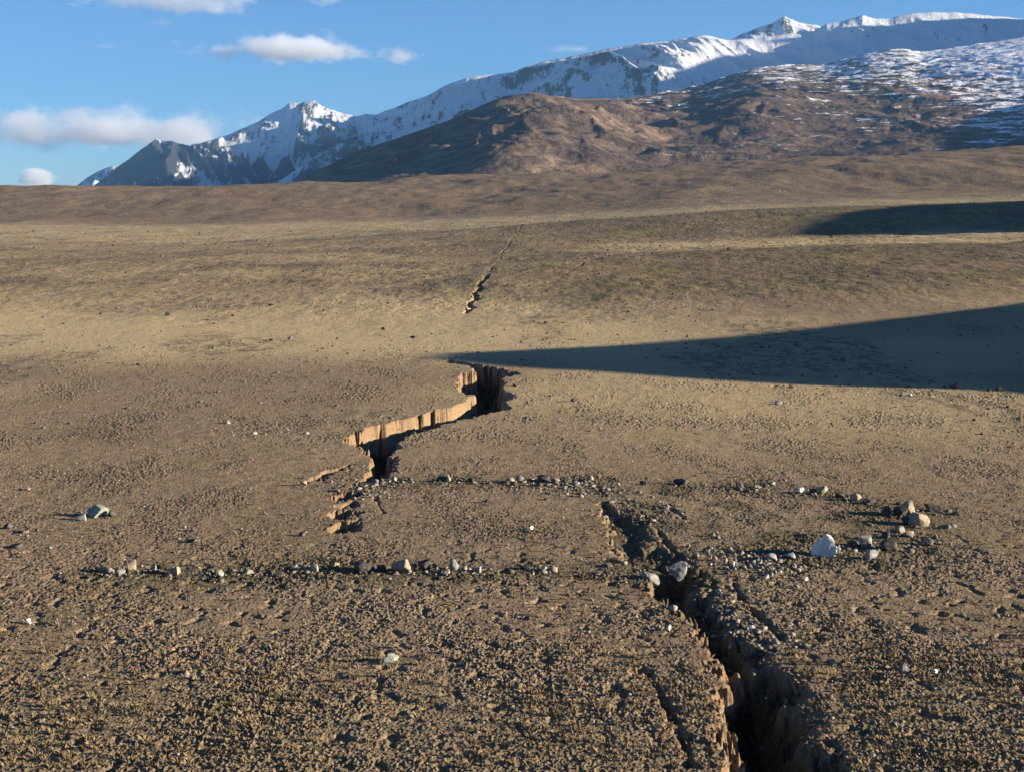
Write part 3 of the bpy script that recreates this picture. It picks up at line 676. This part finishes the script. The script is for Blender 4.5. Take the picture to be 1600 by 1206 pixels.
def build_gravel():
    """loose pebbles all over the near plain"""
    r = np.random.RandomState(3)
    n = 10500
    q = r.uniform(15 * 1422 / 37., 15 * 1422 / 165., n); y = 15 * 1422 / q; x = r.uniform(-.50, .50, n) * y
    keep = fbm(x / 7, y / 10, 3, 140) + r.uniform(-.5, .5, n) > -.05
    x, y = x[keep], y[keep]
    # denser lag in patches
    px = [(400, 668, 130, 14), (1180, 884, 60, 14), (1000, 800, 70, 25), (1150, 960, 70, 40), (900, 762, 60, 14), (560, 765, 50, 24), (1180, 1000, 60, 30)]
    ex = []
    for a, b, sa, sb in px:
        for _ in range(60 if a == 400 else 170):
            p = hit(r.normal(a, sa * .6), r.normal(b, sb * .5), base_h, 30, 200); ex.append(p[:2])
    for st in STONES:
        if st[1] > 740:
            for _ in range(15 if st[6] != LOOSE else 3):
                p = hit(st[0] + r.normal(0, st[2] * 1.1), st[1] + r.normal(0, 3.5), base_h, 30, 200); ex.append(p[:2])
    ex = np.array(ex); nx0 = len(x); x = np.concatenate([x, ex[:, 0]]); y = np.concatenate([y, ex[:, 1]])
    yf = np.exp(r.uniform(math.log(95), math.log(900), 11000)); xf = r.uniform(-.42, .42, 11000) * yf
    kf = fbm(xf / 22 + 5, yf / 60, 4, 99) * 1.3 + r.uniform(-.5, .5, 11000) > .18
    nn_ = len(x); x = np.concatenate([x, xf[kf]]); y = np.concatenate([y, yf[kf]])
    n = len(x)
    z = base_h(x, y) - carve(x, y)[0] + .03
    size = .018 + .05 * r.rand(n) ** 3.2 + .00022 * y
    size[nx0:nn_] *= 1 + 2.4 * r.rand(nn_ - nx0) ** 2
    size[nn_:] = (.05 + .00055 * y[nn_:]) * (.6 + 1.6 * r.rand(n - nn_) ** 4)
    protos = [stone_verts(ICO1[0], 50 + i, 5, .08) for i in range(14)]
    k = r.randint(0, 14, n); V0 = np.stack([protos[i] for i in k])
    ang = r.uniform(0, 6.28, n); c, s = np.cos(ang)[:, None], np.sin(ang)[:, None]
    sx, sy, sz = (size * r.uniform(.8, 1.5, n))[:, None], (size * r.uniform(.8, 1.3, n))[:, None], (size * r.uniform(.5, .95, n))[:, None]
    vx, vy = V0[:, :, 0] * sx, V0[:, :, 1] * sy
    V = np.stack([vx * c - vy * s + x[:, None], vx * s + vy * c + y[:, None], V0[:, :, 2] * sz + z[:, None]], -1).reshape(-1, 3)
    F = (ICO1[1][None] + (np.arange(n) * len(ICO1[0]))[:, None, None]).reshape(-1, 3)
    m = N('loose_gravel'); P = m.n('NewGeometry').outputs['Position']
    v = m.attr('tone')
    col = m.mix(v, (.09, .078, .062), (.34, .30, .25))
    o = mesh_obj('gravel', V, F, m.finish(col, .95, None, .1), dict(tone=np.repeat(np.where(np.arange(n) < nn_, r.rand(n) ** 1.6, .25 * r.rand(n)), len(ICO1[0]))), smooth=False)
    tag(o, 'loose pebbles and small stones scattered over the near plain', 'gravel', kind='stuff')
def build_tufts():
    """dry grass tufts: short curved blades in clumps"""
    r = np.random.RandomState(8)
    n = 10500
    q = r.uniform(15 * 1422 / 37., 15 * 1422 / 110., n); y = 15 * 1422 / q; x = r.uniform(-.41, .41, n) * y
    keep = fbm(x / 5, y / 7, 3, 150) + r.uniform(-.45, .45, n) > -.02
    x, y = x[keep], y[keep]; n = len(x)
    z = base_h(x, y) - carve(x, y)[0] + .02
    B = 9
    a = r.uniform(0, 6.28, (n, B)); lean = r.uniform(.2, .95, (n, B)); L = r.uniform(.06, .13, (n, 1)) * r.uniform(.6, 1.1, (n, B)) * (1 + .8 * (y < 48))[:, None]
    wd = .008 + .00012 * y[:, None]
    bx = x[:, None] + r.normal(0, .03, (n, B)); by = y[:, None] + r.normal(0, .03, (n, B)); bz = np.repeat(z[:, None], B, 1)
    dx, dy = np.cos(a), np.sin(a)
    tx, ty, tz = bx + dx * lean * L, by + dy * lean * L, bz + np.sqrt(np.maximum(1 - (lean * .85) ** 2, .1)) * L
    V = np.stack([np.stack([bx - dy * wd, by + dx * wd, bz - .02], -1), np.stack([bx + dy * wd, by - dx * wd, bz - .02], -1),
                  np.stack([bx + dx * lean * L * .35 + dy * wd, by + dy * lean * L * .35 - dx * wd, bz + .6 * (tz - bz)], -1), np.stack([tx, ty, tz], -1)], 2).reshape(-1, 3)
    F = np.arange(n * B * 4, dtype=np.int32).reshape(-1, 4)
    m = N('dry_grass')
    col = m.mix(m.attr('tone'), (.11, .092, .055), (.29, .225, .14))
    o = mesh_obj('grass', V, F, m.finish(col, .9, None, .05), dict(tone=np.repeat(r.rand(n), B * 4)), smooth=False)
    tag(o, 'short dry grass tufts on the near plain', 'grass', kind='stuff')

# ------------------------------------------------------------------ clouds: real volumes beyond the mountains
def cloud(px, py, wpx, hpx, ydist, dens, label, seed, soft=1.0):
    U, Vs = ray(px, py)
    sc = ydist / FPX
    w, h = wpx * sc / 2, hpx * sc / 2
    V = ico(3)[0].copy(); F = ico(3)[1]
    me_o = None
    m = bpy.data.materials.new('cloud_vapour'); m.use_nodes = True
    nd = N('cloud_vapour'); t = nd.t
    P = nd.n('TexCoord').outputs['Object']
    # object space is the unit ball; noise is laid out in metres
    pm = nd.mapv(P, (w / 420., w * .6 / 420., h / 300.))
    off = nd.n('VectorMath', {0: pm, 1: (seed * 7.3, seed * 3.1, seed * 1.7)}, operation='ADD').outputs[0]
    n = nd.noise(off, .55, 6, .60)
    sep = nd.n('SeparateXYZ', {0: P})
    zz = sep.outputs[2]
    # flat base: squeeze the lower half
    zl = nd.math('MULTIPLY', nd.math('MINIMUM', zz, 0), 1.6); zu = nd.math('MAXIMUM', zz, 0)
    cmb = nd.n('CombineXYZ', {0: sep.outputs[0], 1: sep.outputs[1], 2: nd.math('ADD', zl, zu)}).outputs[0]
    r = nd.n('VectorMath', {0: cmb}, operation='LENGTH').outputs['Value']
    d = nd.math('SUBTRACT', nd.math('ADD', nd.math('SUBTRACT', 1, r), nd.math('MULTIPLY', nd.math('SUBTRACT', n, .5), 3.9 * soft)), .38)
    dn = nd.math('MULTIPLY', nd.ramp(d, 0, .5), dens)
    v = nd.n('VolumePrincipled', {'Color': (.98, .98, .99, 1), 'Density': dn, 'Anisotropy': .25})
    t.links.new(v.outputs[0], nd.out.inputs['Volume'])
    o = mesh_obj('cloud', V, F, nd.m)
    o.location = (U * ydist, ydist, CAMZ + Vs * ydist); o.scale = (w, w * .6, h)
    tag(o, label, 'cloud', 'clouds over the range')
def build_clouds():
    D = 19000.
    cloud(470, 82, 440, 68, D, .0050, 'bright flat-based cloud alone above the snow summit, with a grey underside', 11, .8)
    cloud(165, 210, 700, 112, D + 3000, .0028, 'long grey-lilac cloud bank low at the left', 12, .62)
    cloud(40, 284, 190, 44, D + 5000, .0045, 'small white cloud just above the left horizon', 3)
    cloud(270, 4, 330, 50, D, .0022, 'thin lilac cloud cut by the top edge at the left', 4)
    cloud(515, 2, 90, 26, D, .0016, 'faint small cloud at the top edge right of the lilac one', 5)
    cloud(163, 73, 70, 26, D, .0012, 'tiny faint cloud puff at the upper left', 6, .8)
    cloud(250, 34, 70, 26, D, .0016, 'small pale puff just below the top lilac cloud', 7, .8)
    cloud(275, 84, 130, 26, D, .0014, 'thin dusky wisp left of the bright flat-based cloud', 8, .8)
    cloud(905, 78, 120, 28, D, .0014, 'faint wisp rising behind the broad snowy ridge', 9, .8)

# ------------------------------------------------------------------ light, sky, camera
def build_light():
    w = bpy.data.worlds.new('World'); bpy.context.scene.world = w; w.use_nodes = True
    nt = w.node_tree; bg = nt.nodes['Background']
    sk = nt.nodes.new('ShaderNodeTexSky'); sk.sky_type = 'NISHITA'; sk.sun_disc = False
    sk.sun_elevation = SUN_EL
    sk.sun_rotation = math.atan2(SUNX, SUNY)
    sk.altitude = 2200; sk.air_density = 1.0; sk.dust_density = .1; sk.ozone_density = 5.5
    nt.links.new(sk.outputs[0], bg.inputs[0]); bg.inputs[1].default_value = .058
    L = bpy.data.lights.new('sun', 'SUN'); L.energy = 5.0; L.angle = rad(.5); L.color = (1, .85, .65)
    o = bpy.data.objects.new('sun', L); C.objects.link(o)
    from mathutils import Vector
    d = Vector((SUNX * math.cos(SUN_EL), SUNY * math.cos(SUN_EL), math.sin(SUN_EL)))
    o.rotation_euler = d.to_track_quat('Z', 'Y').to_euler()
    cam = bpy.data.cameras.new('camera'); cam.lens = 36 * FPX / 1600; cam.sensor_width = 36; cam.clip_end = 60000; cam.clip_start = .5
    c = bpy.data.objects.new('camera', cam); C.objects.link(c); c.location = (0, 0, CAMZ)
    c.rotation_euler = (math.pi / 2 - PITCH, 0, 0); bpy.context.scene.camera = c
    s = bpy.context.scene
    s.view_settings.view_transform = 'Standard'; s.view_settings.look = 'None'; s.view_settings.gamma = 1; s.view_settings.exposure = 1.4
    s.render.engine = 'CYCLES'; s.cycles.volume_bounces = 12; s.cycles.max_bounces = 14

HAZE = 2.2e-5
build_light(); build_ground(); print('ground', time.time() - T0)
build_mountains(); print('mountains', time.time() - T0)
build_stones(); build_gravel(); build_tufts(); print('stones', time.time() - T0)
build_clouds()
def build_haze(dens):
    b = np.array([(x, y, z) for z in (-6, 2050) for y in (-70, 16500) for x in (-14000, 14000)], float)
    F = np.array([(0,2,3,1),(4,5,7,6),(0,1,5,4),(2,6,7,3),(0,4,6,2),(1,3,7,5)])
    m = N('air'); v = m.n('VolumePrincipled', {'Color': (.26, .56, 1, 1), 'Density': dens, 'Anisotropy': 0.})
    m.t.links.new(v.outputs[0], m.out.inputs['Volume'])
    tag(mesh_obj('haze', b, F, m.m, smooth=False), 'thin blue air over the whole plain', kind='stuff')
if HAZE: build_haze(HAZE)
print('built', time.time() - T0)
